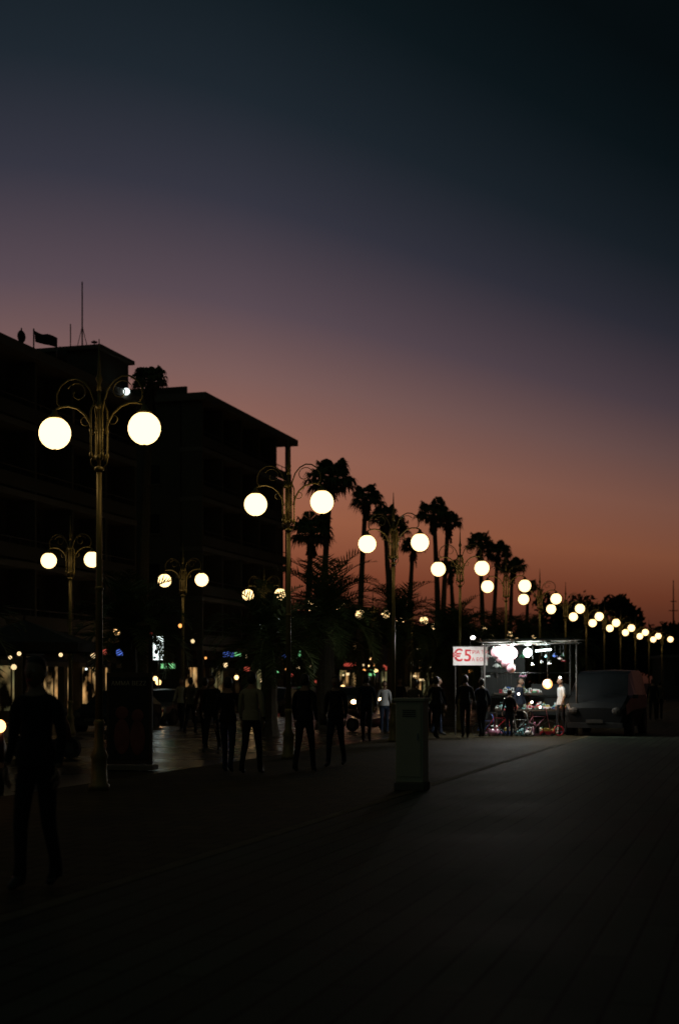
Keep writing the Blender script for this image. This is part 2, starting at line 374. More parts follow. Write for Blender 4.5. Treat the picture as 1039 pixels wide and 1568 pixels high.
for y in(27.2,26.6,22.8): b.tube([(-1.2,y,HA+.3),(-1.2,y,HA+1.6)],.035,'rail',5); b.ball((-1.2,y,HA+1.2),(.15,.3,.3),'rail',8,6)
b.obj('antennas',parent=hA)
b=MB(); b.tube([(-1,23.6,HA+.2),(-1,23.6,HA+1.75)],.04,'rail',6)
vs=[];fs=[]
for k in range(9):
    t=k/8; x=-1+.75*t; vs+=[(x,23.65+.8*t+.12*math.sin(t*7),HA+1.68-.22*t-.05*math.sin(t*6)),(x+.05,23.65+.8*t+.1*math.sin(t*6),HA+1.13-.14*t)]
for k in range(8): fs.append((2*k,2*k+1,2*k+3,2*k+2))
b.add(vs,fs,'canvas'); b.obj('flag',parent=hA)
b=MB(); b.ball((.45,30.7,HA+.1),.18,'eS'); b.box((.2,30.7,HA+.2),(.5,.06,.06),'rail'); b.obj('floodlight',parent=hA,smooth=True)
b=MB(); b.box((-5,2.4,HB+.7),(3.0,2.0,.7),'plaster2'); b.tube([(-3.6,1.4,HB+.3),(-3.6,1.4,HB+.7),(-3.6,1.4,HB+.95)],[.6,.6,.3],'plaster2',12)
b.tube([(-1.4,2.2,HB+.2),(-1.4,2.2,HB+.55)],.35,'plaster2',10); b.obj('rooftop_tanks',parent=hB)
random.seed(11)
for (d0,ln,fl,gh,sd) in((108.5,13,0,6.2,21),(122.5,11,0,7.2,22),(134.5,15,0,5.6,23),(151,14,0,7.0,24),(167,22,0,6.0,25)):
    e,h=building('shop_building',-33.5,d0,ln,11,fl,3,gh,seed=sd)
    b=MB(); b.box((-2,ln*.4,h+.6),(1.6,2.2,1.0),'plaster2'); b.tube([(-1.5,ln*.7,h+.2),(-1.5,ln*.7,h+1.2)],.4,'canvas',10)
    for k in range(3): b.box((.02,ln*(.2+.3*k),h-1.7),(.05,1.5,1.1),'glassd')
    b.obj('roof_plant',parent=e)
building('apartment_building',-52,100,22,14,3,3.1,3.6,seed=31)
# ---------------- lit shop signs and lamps
def sgn(x0,d,z,kind,sz):
    b=MB(); e=None
    if kind=='box':
        w,h,mm=sz; b.box((0,0,0),(w,.12,h),mm); b.box((0,.09,0),(w+.08,.06,h+.08),'frame'); b.box((0,.2,0),(.05,.2,.05),'frame'); b.obj('shop_sign',S(x0,d,z),ANG)
    else:
        r,mm=sz; b.ball((0,0,0),r,mm,10,8); b.tube([(0,0,r),(0,0,r+.1)],[.04,.06],'frame',6); b.tube([(0,0,r+.08),(0,.1,r+.3),(0,.6,r+.35)],.02,'frame',5); b.obj('wall_lantern',S(x0,d,z),ANG,smooth=True)
for a in [(-31.2,90.0,5.1,'box',(.55,.30,'eS')),(-31.2,92.2,5.3,'box',(.32,.8,'eS')),(-31.2,91.2,4.3,'box',(.35,.18,'eW')),(-31.3,97,3.5,'box',(.25,.5,'eG')),(-31.5,86,3.3,'box',(.5,.2,'eG')),
  (-32,71,4.1,'b',(.17,'eY')),(-32,72,4.6,'b',(.08,'eWd')),(-31.5,104,4.3,'b',(.2,'eY')),(-31.5,122,4.7,'b',(.2,'eY')),(-31.5,86,1.9,'b',(.13,'eY')),(-31.5,88.3,1.9,'b',(.1,'eO')),
  (-31.5,92,2.1,'box',(.6,.45,'eRd')),(-31.5,106,2.3,'box',(.4,.6,'eB')),(-31.5,100,2.7,'b',(.1,'eWd')),(-31.5,108,1.2,'b',(.2,'eY')),(-31.5,125,.9,'b',(.22,'eY')),(-31.5,97.6,2.6,'b',(.1,'eWd')),
  (-32,63,3.4,'box',(.8,.08,'eWd')),(-31.8,129,2.6,'box',(.25,.9,'eB')),(-32,112,3.0,'box',(1.2,.25,'eRd')),(-32,118,2.4,'box',(.5,.5,'eG')),(-32,142,3.2,'b',(.2,'eW'))]: sgn(*a)
random.seed(5)
for k in range(64):
    d=random.uniform(60,175); sgn(-31.4,d,random.choice([random.uniform(1.6,3.2),random.uniform(2.2,3.4),random.uniform(3.5,4.8)]),'b',(random.uniform(.05,.15),random.choice(['eWd','eWd','eY','eO','eRd','eWd','eS','eO'])))
for k in range(16):
    d=random.uniform(58,150); sgn(-31.5,d,random.uniform(1.6,3.4),'box',(random.uniform(.2,.8),random.uniform(.08,.35),random.choice(['eRd','eWd','eG','eB','eWd','eO'])))
def text(body,size,loc,rot,mm,parent=None,name='lettering',off=0):
    cu=bpy.data.curves.new(name,'FONT'); cu.body=body; cu.size=size; cu.extrude=.004; cu.offset=off; cu.align_x='CENTER'; cu.align_y='CENTER'
    o=bpy.data.objects.new(name,cu); COL.objects.link(o); cu.materials.append(M[mm])
    o.location=loc; o.rotation_euler=rot
    if parent: o.parent=parent
    return o
e=empty('illuminated_sign',(-8.4,66,3.2))
b=MB(); b.box((0,0,0),(.44,.12,1.1),'eS'); b.box((0,.1,0),(.5,.08,1.16),'frame'); b.tube([(0,.15,-.5),(0,.15,-3.2)],.04,'frame',6); b.obj('panel',parent=e)
b=MB(); b.box((-.13,-.065,.38),(.16,.02,.34),'black'); b.ball((.12,-.07,.18),(.08,.02,.10),'black',10,6); b.ball((-.08,-.07,-.18),(.10,.02,.12),'black',10,6); b.tube([(.14,-.07,.0),(.05,-.07,-.25),(.16,-.07,-.5)],.03,'black',5); b.box((-.15,-.065,-.45),(.12,.02,.12),'black',0); b.obj('figure',parent=e)
# ---------------- cars
def car_mesh(st,paint,wy,wr,lights,front_glow='eH'):
    b=MB(); n=len(st); rings=[]
    for (y,zl,zb,zt,wb,wt) in st:
        rings.append([(-wb*.9,y,zl),(-wb,y,zl*.45+zb*.55),(-wb*.97,y,zb),(-wt,y,zt),(0,y,zt+.03),(wt,y,zt),(wb*.97,y,zb),(wb,y,zl*.45+zb*.55),(wb*.9,y,zl)])
    for i in range(n-1):
        cab=st[i][3]-st[i][2]>.2; cab2=st[i+1][3]-st[i+1][2]>.2
        for k in range(9):
            a=rings[i];c=rings[i+1]; q=[a[k],a[(k+1)%9],c[(k+1)%9],c[k]]
            mm=paint
            if k in(2,5) and (cab or cab2): mm='glassv'
            if k in(3,4) and cab!=cab2: mm='glassv'
            b.add(q,[(0,1,2,3)],mm)
    b.add(rings[0],[tuple(range(9))],paint); b.add(rings[-1],[tuple(range(9))[::-1]],paint)
    W=max(s[4] for s in st)
    for yy in wy:
        for s in(-1,1):
            b.tube([(s*(W-.2),yy,wr),(s*(W+.01),yy,wr)],wr,'black',18); b.tube([(s*(W+.01),yy,wr),(s*(W+.025),yy,wr)],wr*.6,'rail',12)
            b.ring((s*(W-.02),yy,wr),wr+.05,.03,'black','X')
    y0=st[0][0]; z=st[0][2]-.03
    for s in(-1,1):
        b.ball((s*st[0][4]*.78,y0-.01,z),(.15,.06,.11),front_glow if lights else 'rail',8,5)
        b.box((s*W*.78,st[-1][0]+.0,st[-1][2]-.1),(.25,.05,.12),'eR' if lights else 'red')
        b.box((s*(W+.09),st[2][0]+.25,st[2][2]+.06),(.16,.1,.11),paint)
    b.box((0,y0-.02,.32),(W*1.7,.12,.16),'black'); b.box((0,y0-.09,.44),(.5,.03,.11),'rail'); b.box((0,st[-1][0]+.03,.36),(W*1.7,.1,.16),'black')
    return b.mesh('car_body')
sedan=[(-2.12,.35,.62,.64,.74,.64),(-2.0,.24,.72,.76,.84,.72),(-1.1,.22,.86,.92,.87,.75),(-.4,.22,.92,1.40,.88,.62),(.5,.22,.93,1.45,.88,.62),(1.3,.22,.93,1.36,.88,.62),(1.9,.25,.92,.98,.86,.72),(2.1,.33,.78,.82,.78,.68)]
van=[(-2.2,.4,.78,.82,.82,.74),(-2.1,.28,.92,.98,.92,.82),(-1.55,.26,1.12,1.22,.96,.86),(-.75,.26,1.2,1.85,.97,.76),(-.3,.26,1.2,1.95,.97,.78),(1.2,.26,1.22,1.98,.97,.80),(1.95,.3,1.2,1.9,.95,.78),(2.02,.38,1.1,1.8,.92,.76)]
M['carp1']=mat('car_paint_dark',(.014,.016,.018),.4,.0,var=.05,spec=.3); M['carp2']=mat('car_paint_silver',(.12,.12,.12),.3,.5,var=.05); M['carp3']=mat('car_paint_maroon',(.04,.01,.01),.35,.2,var=.05)
c_on=[car_mesh(sedan,'carp1',(-1.32,1.28),.31,True),car_mesh(sedan,'carp2',(-1.32,1.28),.31,True)]
c_off=[car_mesh(sedan,'carp3',(-1.32,1.28),.31,False),car_mesh(sedan,'carp2',(-1.32,1.28),.31,False),car_mesh(sedan,'carp1',(-1.32,1.28),.31,False)]
for i,(x0,d,r,me,nm) in enumerate([(-25.0,74,0,c_on[0],'car'),(-24.4,58.8,0,c_on[1],'car'),(-24.6,97,0,c_on[0],'car'),(-27.6,66,math.pi,c_on[1],'car'),(-27.6,82,math.pi,c_on[0],'car'),(-22.9,51,0,c_off[2],'parked_car'),(-28.7,90,math.pi,c_off[0],'parked_car'),(-28.7,73,math.pi,c_off[1],'parked_car'),(-28.7,101,math.pi,c_off[2],'parked_car'),(-24.0,112,0,c_on[1],'car'),(-27.4,94,math.pi,c_on[0],'car'),(-24.4,86,0,c_on[1],'car')]):
    place(me,nm,S(x0,d,-.13),ANG+r)
vm=car_mesh(van,'carp1',(-1.4,1.35),.34,False)
place(vm,'parked_van',(8.35,44.4,0),math.radians(-20),bevel=.04)
# ---------------- people
def person(x,d,face,shirt,trouser,stride=.5,h=1.0,hair='hair',arm=1.0,longsleeve=False,bag=False,name='person'):
    verts=[];edges=[];rad=[]
    def V(p,r,par=None):
        verts.append(p); rad.append(r if isinstance(r,tuple) else (r,r)); i=len(verts)-1
        if par is not None: edges.append((par,i))
        return i
    pel=V((0,0,.96),(.145,.105)); wa=V((0,0,1.10),(.125,.09),pel); ch=V((0,.0,1.28),(.155,.105),wa); nb=V((0,-.01,1.43),(.10,.075),ch); nk=V((0,.0,1.52),.05,nb); V((0,.02,1.58),.05,nk)
    tubes=[]
    for s in(-1,1):
        ph=s*stride
        sh=V((s*.165,0,1.40),.062,nb); el=V((s*.225,-ph*.14*arm-.02,1.14),.043,sh); 
        wr=(s*.245,-ph*.22*arm+.07,.92); w=V(wr,.028,el)
        hp=V((s*.085,0,.88),.092,pel); kn=V((s*.09,ph*.20+.03,.50),.062,hp); 
        lift=.05 if ph<0 else 0
        ank=(s*.095,ph*.38-(.02 if ph>0 else .06),.08+lift); an=V(ank,.045,kn); V((s*.10,ank[1]+.16,.028+lift*.15),.036,an)
        V((s*.095,ank[1]-.05,.036+lift),.035,an)
        tubes.append((s,wr))
    me=bpy.data.meshes.new('p'); me.from_pydata(verts,edges,[]); o=bpy.data.objects.new('p',me); COL.objects.link(o)
    sk=o.modifiers.new('s','SKIN'); sk.use_smooth_shade=True
    for i,dv in enumerate(me.skin_vertices[0].data): dv.radius=rad[i]; dv.use_root=(i==0)
    su=o.modifiers.new('u','SUBSURF'); su.levels=1; su.render_levels=1
    dg=bpy.context.evaluated_depsgraph_get(); em=bpy.data.meshes.new_from_object(o.evaluated_get(dg))
    b=MB(); vs=[v.co.copy() for v in em.vertices]
    groups={}
    for p in em.polygons:
        c=p.center
        if c.z<.075 or (c.z<.10 and abs(c.y)>.12): mm='shoe'
        elif abs(c.x)>.185 and c.z<(1.18 if not longsleeve else .95): mm='skin'
        elif c.z<.98: mm=trouser
        elif c.z>1.47 and abs(c.x)<.09: mm='skin'
        else: mm=shirt
        groups.setdefault(mm,[]).append(tuple(p.vertices))
    zmin=min(v.z for v in vs)
    o0=len(b.v); b.v+=[tuple(v) for v in vs]
    for mm,fl in groups.items():
        k=b.mi(mm)
        for f in fl: b.f.append([i+o0 for i in f]); b.m.append(k)
    bpy.data.objects.remove(o)
    b.tube([(0,0,.93),(0,0,1.0),(0,0,1.1)],[.165,.16,.14],shirt,16,False)
    hem=len(b.v)-48
    for i in range(hem,len(b.v)): v=b.v[i]; b.v[i]=(v[0]*1.02,v[1]*.78,v[2])
    for s,wr in tubes:
        w=Vector(wr); b.ball((w.x,w.y+.01,w.z-.055),(.018,.036,.05),'skin',8,6)
        for k in range(4):
            yy=w.y+.036-.019*k; ln=(.036,.042,.040,.031)[k]; z=w.z-.095
            b.tube([(w.x,yy,z),(w.x-s*.006,yy,z-ln*.6),(w.x-s*.018,yy-.003,z-ln*1.2),(w.x-s*.030,yy-.004,z-ln*1.7)],[.0095,.009,.008,.006],'skin',5)
        b.tube([(w.x,w.y+.03,w.z-.045),(w.x-s*.012,w.y+.06,w.z-.07),(w.x-s*.02,w.y+.065,w.z-.1)],[.012,.010,.007],'skin',5)
    def hf(p):
        q=p.copy()
        if q.z<0: q.x*=1-.28*(-q.z); q.y=q.y*(1-.12*(-q.z))+.10*(-q.z)
        return q
    hz=1.635
    b.ball((0,.025,hz),(.075,.095,.118),'skin',16,12,hf)
    b.tube([(0,.118,hz+.02),(0,.138,hz-.02),(0,.115,hz-.035)],[.008,.016,.012],'skin',6)
    b.tube([(-.022,.112,hz-.06),(0,.119,hz-.06),(.022,.112,hz-.06)],[.004,.008,.004],'red',5)
    for s in(-1,1):
        b.ball((s*.076,.015,hz-.01),(.010,.02,.032),'skin',6,6); b.ball((s*.030,.108,hz+.012),(.012,.008,.007),'white',6,5); b.ball((s*.030,.115,hz+.012),(.005,.004,.005),'hair',6,4)
    def hr(p):
        q=p.copy()
        if q.y>.15 and q.z<.45: q*=.80
        return q
    b.ball((0,.012,hz+.018),(.084,.100,.118),hair,16,12,hr)
    if bag:
        b.box((.24,-.03,.92),(.10,.28,.24),'wood'); b.tube([(.24,-.03,1.04),(.17,0,1.42),(.12,.05,1.46),(-.05,.1,1.25),(.2,.06,1.0)],.012,'wood',4)
    b.obj(name,(x,d,-zmin*h),face,smooth=True).scale=(h,h,h)
cl={'c_grey':(.30,.28,.20),'c_dark':(.02,.02,.022),'c_navy':(.02,.025,.04),'c_white':(.6,.62,.65),'c_denim':(.03,.04,.07),'c_red':(.06,.02,.02),'c_beige':(.12,.10,.07)}
for k,c in cl.items(): M[k]=mat('fabric_'+k[2:],c,.9,var=.2,scale=20,spec=.1)
A=ANG; PI=math.pi
ppl=[(-1.54,24.9,A,'c_grey','c_dark',.5,1.02),(-1.98,25.3,A+.1,'c_dark','c_denim',-.4,.97),(-.62,25.4,A,'c_dark','c_dark',.6,1.0),(-.07,27.2,PI+A,'c_dark','c_navy',.55,.99),
 (.72,38.2,A+.2,'c_navy','c_dark',-.6,1.03),(1.42,45,PI,'c_white','c_denim',.3,.94),(3.62,41,A+.3,'c_dark','c_dark',.7,1.03),(2.98,43.2,A-1.0,'c_dark','c_denim',-.4,1.0),
 (-2.95,33,PI+A,'c_dark','c_dark',.5,1.0),(-3.4,36,A,'c_red','c_dark',-.5,.98),(-2.36,11.1,PI+A,'c_dark','c_dark',.25,1.03),(5.55,43.9,-2.2,'c_navy','c_dark',.15,1.0),(6.72,43.2,1.9,'c_white','c_dark',.2,1.0),
 (13.2,60,A,'c_dark','c_dark',.4,1.0),(13.7,61,A,'c_beige','c_dark',-.4,.96),(-6.1,40,A,'c_dark','c_denim',.5,1),(-5.2,47,PI+A,'c_grey','c_dark',-.5,1),(2.2,52,PI,'c_dark','c_dark',.4,1),(.9,50,A,'c_dark','c_dark',.4,1),(3.9,56,A,'c_red','c_dark',.4,1.),
 (1.95,37,PI+A,'c_beige','c_dark',.5,.97),(-4.6,44,A,'c_beige','c_dark',.5,1.0),(3.1,48,A,'c_grey','c_dark',-.5,1.0),(4.15,41.6,A+.6,'c_navy','c_dark',.35,.98),(2.75,40.5,A-.3,'c_dark','c_dark',-.5,1.01),(5.0,41.9,.2,'c_dark','c_denim',.2,.8)]
for i,p in enumerate(ppl): person(*p,longsleeve=(i!=12),bag=(i in(3,6,9)))
# ---------------- market stall
st=empty('market_stall',(5.8,43.6,0),math.radians(-3))
b=MB()
for x in(-1.4,1.35):
    for y in(-.9,.9): b.tube([(x,y,0),(x,y,2.75 if y<0 else 2.95)],.03,'rail',8); b.box((x,y,.02),(.14,.14,.04),'rail')
b.tube([(-1.5,-.92,2.72),(1.5,-.92,2.78)],.028,'chrome',8); b.tube([(-1.5,.92,2.92),(1.5,.92,2.98)],.028,'chrome',8)
for x in(-1.45,-.5,.45,1.4): b.tube([(x,-.95,2.76),(x,.95,2.96)],.02,'chrome',6)
b.tube([(-1.4,.9,1.2),(1.35,.9,1.2)],.02,'chrome',6); b.tube([(-1.4,.9,1.9),(1.35,.9,1.9)],.02,'chrome',6)
b.obj('frame',parent=st,smooth=True)
b=MB(); vs=[];fs=[];nx,ny=14,8
for j in range(ny+1):
    for i in range(nx+1):
        u=i/nx;v=j/ny; vs.append((-1.6+3.2*u,-1.1+2.2*v,2.80+.10*v+.06*u-.05*abs(math.sin(u*math.pi*3))*math.sin(v*math.pi)))
for j in range(ny):
    for i in range(nx): a=j*(nx+1)+i; fs.append((a,a+1,a+nx+2,a+nx+1))
b.add(vs,fs,'canvasw'); b.obj('canopy',parent=st,smooth=True)
b=MB(); b.box((-.7,1.02,1.6),(1.3,.03,2.3),'black'); b.box((.75,1.02,1.0),(1.2,.03,1.1),'black'); b.box((.1,.3,.75),(2.3,1.0,.05),'wood'); b.box((-.3,.6,1.25),(1.5,.5,.04),'wood')
for x in(-1.0,1.2): 
    for y in(-.15,.75): b.box((x,y,.36),(.05,.05,.73),'wood')
b.obj('table_and_backdrop',parent=st)
random.seed(77); b=MB()
def toy(c,sz):
    k='toy%d'%random.choice([0,1,3,3,3,6,4,5,7,7]); k2='toy%d'%random.choice([6,3,6,6,3,2]); t=random.random(); x,y,z=c
    if t<.3: b.ball((x,y,z+sz*.45),sz*.45,k,8,6); b.ball((x,y,z+sz*1.0),sz*.28,k2,8,6); b.ball((x-sz*.25,y,z+sz*1.25),sz*.1,k,6,4); b.ball((x+sz*.25,y,z+sz*1.25),sz*.1,k,6,4); b.tube([(x-sz*.4,y,z+sz*.6),(x-sz*.7,y-.05,z+sz*.3)],sz*.12,k,5); b.tube([(x+sz*.4,y,z+sz*.6),(x+sz*.7,y-.05,z+sz*.3)],sz*.12,k,5)
    elif t<.55: b.box((x,y,z+sz*.3),(sz*1.4,sz*.8,sz*.35),k); b.box((x,y,z+sz*.6),(sz*.7,sz*.7,sz*.3),k2); [b.tube([(x+q*sz*.45,y-sz*.45,z+sz*.15),(x+q*sz*.45,y+sz*.45,z+sz*.15)],sz*.16,'black',8) for q in(-1,1)]
    elif t<.75: b.box((x,y,z+sz*.6),(sz*.6,sz*.3,sz*1.1),k,random.uniform(-.5,.5)); b.box((x,y-sz*.17,z+sz*.65),(sz*.4,sz*.02,sz*.7),k2)
    else: b.ring((x,y,z+sz*.5),sz*.45,sz*.07,k,'Y',14); b.tube([(x-sz*.5,y,z+sz*.5),(x+sz*.5,y,z+sz*.5)],sz*.04,'chrome',4); b.tube([(x,y,z),(x,y,z+sz*1.3)],sz*.05,k2,4)
for k in range(34): toy((random.uniform(-1.0,1.2),random.uniform(-.1,.45),.78),random.uniform(.08,.18))
for k in range(18): toy((random.uniform(-1.0,.4),random.uniform(.45,.75),1.27),random.uniform(.08,.2))
for k in range(30): toy((random.uniform(-1.25,.9),random.uniform(-1.3,-.3),0.0),random.uniform(.12,.32))
for k in range(14): toy((random.uniform(-1.3,.0),.93,random.choice([1.75,2.05,2.35])),random.uniform(.1,.18))
for k in range(9): 
    x=random.uniform(-.2,1.3); z=random.uniform(2.1,2.4); b.tube([(x,-.9,2.74),(x,-.9,z+.2)],.004,'black',4); toy((x,-.9,z),random.uniform(.06,.1))
b.obj('toys',parent=st)
b=MB()
def bike(x,y,s,k,a):
    R=.17*s
    def T(p): return (x+p[0]*math.cos(a),y+p[0]*math.sin(a),p[1])
    for q in(-.3,.3):
        pts=[T((q*s+R*math.cos(t*.3307),R+R*math.sin(t*.3307))) for t in range(20)]; b.tube(pts,.016,'black',5,False)
        for t in range(4): b.tube([T((q*s+R*math.cos(t*.785),R+R*math.sin(t*.785))),T((q*s-R*math.cos(t*.785),R-R*math.sin(t*.785)))],.003,'chrome',3)
    for l in([(-.3*s,R),(-.08*s,R),(.2*s,.45*s),(-.12*s,.45*s),(-.08*s,R)],[(-.3*s,R),(-.12*s,.45*s)],[(.3*s,R),(.2*s,.62*s),(.12*s,.68*s)],[(-.12*s,.45*s),(-.14*s,.56*s)]): b.tube([T(p) for p in l],.014,k,5)
    b.box((x-.14*s*math.cos(a),y-.14*s*math.sin(a),.57*s),(.16,.09,.04),'black',a)
for a in((-1.0,-1.25,1.2,'toy0',.2),(-.4,-1.35,1.1,'toy3',-.3),(.15,-1.3,1.3,'toy5',.3),(-1.35,-1.0,1.0,'toy1',-.5)): bike(*a)
b.obj('toy_bicycles',parent=st,smooth=True)
b=MB(); random.seed(9)
for (x,z,r) in((-.90,2.38,.2),(-.74,2.22,.19),(-1.05,2.5,.17),(-.62,2.48,.2),(-.62,2.02,.13),(-.82,2.55,.17)): b.ball((x,-1.0+random.uniform(-.1,.1),z),(r,r*.7,r*1.05),'pink',14,10); b.tube([(x,-1,z-r),(x*.97,-.98,1.5)],.003,'rail',3)
b.obj('balloons',parent=st,smooth=True)
b=MB(); b.ball((-.10,-.75,2.50),.13,'eT'); b.tube([(-.10,-.75,2.62),(-.10,-.75,2.76)],.03,'rail'); b.tube([(.15,-.6,2.55),(.62,-.6,2.60)],.025,'eT'); b.ball((.48,-.9,1.55),.15,'eO'); b.tube([(.48,-.9,1.65),(.48,-.9,2.74)],.008,'black',4)
b.tube([(-1.1,-.2,2.66),(-.5,-.2,2.68)],.022,'eT')
for x,z in((-.35,1.25),(.05,1.0),(.9,1.75),(-.75,1.1),(.3,.85)): b.ball((x,-.45,z),.035,'eW')
b.obj('stall_lamps',parent=st,smooth=True)
def plight(name,loc,en,col,r,parent=None):
    l=bpy.data.lights.new(name,'POINT'); l.energy=en; l.color=col; l.shadow_soft_size=r; o=bpy.data.objects.new(name,l); o.location=loc; COL.objects.link(o)
    if parent: o.parent=parent
plight('bulb_light',(-.10,-1.0,2.40),95,(.9,1,.92),.1,st); plight('tube_light',(-.8,-1.35,2.6),50,(.97,1,.95),.1,st); plight('lantern_light',(.48,-1.1,1.5),16,(1,.5,.18),.08,st)
e=empty('price_sign',(3.95,43.0,2.40),math.radians(2)); b=MB(); b.box((0,0,0),(1.04,.04,.56),'white'); b.box((0,.03,0),(1.08,.02,.60),'rail'); b.tube([(-.45,.05,-.3),(-.45,.05,-2.4)],.02,'rail'); b.tube([(.45,.05,.2),(.6,.3,.3)],.02,'rail'); b.tube([(.42,.05,-.3),(.42,.05,-2.4)],.02,'rail'); b.obj('board',parent=e)
text('€5',.50,(-.25,-.026,0),(PI/2,0,0),'red',e,off=.006); text('ΤΡΙΑ ΤΡΙ',.15,(.25,-.026,.11),(PI/2,0,0),'red',e); text('ΤΑ ΕΟΡΤ',.15,(.25,-.026,-.11),(PI/2,0,0),'red',e)
plight('sign_light',(3.95,42.1,2.93),62,(1,.93,.9),.06)
b=MB(); b.tube([(0,.75,.0),(0,.75,.45),(0,.3,.55),(0,0,.5)],.015,'rail',6); b.tube([(0,0,.5),(0,-.08,.42)],[.03,.08],'rail',10); b.obj('sign_lamp_arm',(3.95,42.25,2.5))
# ---------------- cabinet, poster stand, parasols
e=empty('utility_cabinet',(1.08,21.2,0),ANG); b=MB(); b.box((0,0,.72),(.42,.36,1.2),'greybox'); b.box((0,0,.06),(.46,.40,.12),'concrete'); b.box((0,0,1.345),(.48,.42,.05),'greybox'); b.obj('housing',parent=e,bevel=.012)
b=MB(); b.box((0,-.186,.74),(.35,.012,1.06),'greybox'); b.box((.13,-.2,.8),(.02,.03,.1),'chrome'); [b.box((0,-.196,1.1+.03*k),(.2,.008,.01),'black') for k in range(4)]; b.obj('door',parent=e)
e=empty('poster_stand',(-3.8,25.8,0),ANG*.4); b=MB(); b.box((0,0,.95),(.84,.08,1.66),'wood'); b.box((0,0,.06),(.95,.45,.08),'concrete'); b.box((0,-.045,.95),(.74,.012,1.5),'black'); b.obj('frame',parent=e,bevel=.01)
M['poster']=mat('poster_print',(.16,.045,.035),.6,var=.7,scale=5)
b=MB(); b.ball((-.13,-.056,1.05),(.12,.01,.12),'poster'); b.ball((-.13,-.056,.62),(.15,.01,.32),'poster'); b.ball((.16,-.056,1.0),(.11,.01,.12),'poster'); b.ball((.16,-.056,.6),(.14,.01,.32),'poster'); b.obj('print',parent=e)
text('ΑΜΜΑ ΒΕΖΖ',.11,(0,-.06,1.58),(PI/2,0,0),'greybox',e)
for (x,d,h) in((-7.3,33,2.6),(-9.3,36.5,2.6),(-10.8,41,2.7)):
    e=empty('parasol',(x,d,0),.2)
    b=MB(); n=8; c=(0,0,h+.45); R=1.7
    vs=[c]+[(R*math.cos(2*PI*k/n),R*math.sin(2*PI*k/n),h-.1) for k in range(n)]+[(R*math.cos(2*PI*k/n),R*math.sin(2*PI*k/n),h-.3) for k in range(n)]
    fs=[(0,1+k,1+(k+1)%n) for k in range(n)]+[(1+k,1+(k+1)%n,9+(k+1)%n,9+k) for k in range(n)]
    b.add(vs,fs,'canvas'); b.tube([(0,0,0),(0,0,h+.55)],.035,'wood'); b.box((0,0,.05),(.5,.5,.1),'concrete')
    for k in range(n): b.tube([(0,0,h-.2),(R*.6*math.cos(2*PI*k/n),R*.6*math.sin(2*PI*k/n),h+.1)],.012,'wood',4)
    b.obj('canopy_and_pole',parent=e)
    b=MB()
    for k in range(3):
        a=k*2.1+.4; b.ball((.9*math.cos(a),.9*math.sin(a),h-.35),.05,'eWd',8,6); b.tube([(.9*math.cos(a),.9*math.sin(a),h-.3),(.9*math.cos(a),.9*math.sin(a),h+.05)],.005,'black',4)
    b.obj('bulbs',parent=e)
def scooter(x,d,rz,lamp_on=True):
    e=empty('motor_scooter',(x,d,0),rz); b=MB()
    for y in(-.62,.62): b.tube([(-.05,y,.23),(.05,y,.23)],.23,'black',16); b.tube([(-.055,y,.23),(.055,y,.23)],.12,'rail',10)
    b.obj('wheels',parent=e)
    b=MB(); b.tube([(0,-.62,.28),(0,-.5,.7),(0,-.38,1.0)],[.05,.09,.05],'carp3',8); b.tube([(0,-.5,.35),(0,-.2,.28),(0,.15,.3)],[.12,.14,.12],'carp3',8)
    b.tube([(0,.1,.45),(0,.4,.62),(0,.85,.68)],[.12,.18,.08],'carp3',10); b.tube([(0,.0,.74),(0,.4,.80),(0,.75,.80)],[.08,.13,.06],'black',8); b.tube([(-.33,-.3,1.04),(0,-.4,1.0),(.33,-.3,1.04)],.02,'black',6); b.obj('body',parent=e,smooth=True)
    b=MB(); b.ball((0,-.47,.97),(.10,.06,.10) if lamp_on else (.09,.06,.09),'eO2' if lamp_on else 'rail'); b.obj('headlamp',parent=e,smooth=True)
scooter(-5.03,20.9,.3,True); scooter(-6.2,30,1.2,False); scooter(.95,46,1.0,False)
# ---------------- distant trees, mast
def tree_mass(name,specs,seed):
    random.seed(seed); b=MB()
    for (x,y,h,r) in specs:
        b.tube([(x,y,0),(x+.2,y,h*.35),(x,y+.1,h*.7)],[.35,.25,.1],'trunk',6)
        for k in range(4):
            a=random.uniform(0,6.3); b.tube([(x,y,h*.4),(x+r*.6*math.cos(a),y+r*.6*math.sin(a),h*.7)],[.14,.05],'trunk',5)
        cl=[(x+random.uniform(-.8,.8)*r,y+random.uniform(-.6,.6)*r,h*random.uniform(.42,.92),r*random.uniform(.28,.5)) for _ in range(11)]
        for (cx,cy,cz,cr) in cl:
            for _ in range(90):
                v=Vector((random.gauss(0,1),random.gauss(0,1),random.gauss(0,.8))).normalized()*cr*random.uniform(.4,1.15)
                p=Vector((cx,cy,cz))+v; t=Vector((random.gauss(0,1),random.gauss(0,1),random.gauss(0,1))).normalized(); u=t.orthogonal().normalized(); q=t.cross(u)
                sz=random.uniform(.22,.55); b.add([p-u*sz,p+q*sz*.6,p+u*sz,p-q*sz*.6],[(0,1,2,3)],'foliage')
    return b.obj(name)
sp=[]; random.seed(3)
hs=[(28,13),(30,13.5),(31.5,13),(33.5,13.2),(35,12.5),(38.5,11.5),(42,10),(45,9.5),(47.5,13),(49.5,13),(51,12.5),(54,11),(58,9),(62,10),(67,9),(72,8),(78,9),(84,8)]
for (x,h) in hs: sp.append((x,182+random.uniform(-6,6),h,random.uniform(2.8,3.8)))
for x in range(24,100,3): sp.append((x+random.uniform(-1,1),172+random.uniform(-3,3),random.uniform(6,8.5),3))
for x in range(26,100,3): sp.append((x+random.uniform(-1,1),187+random.uniform(-3,3),random.uniform(6,8.5),3.2))
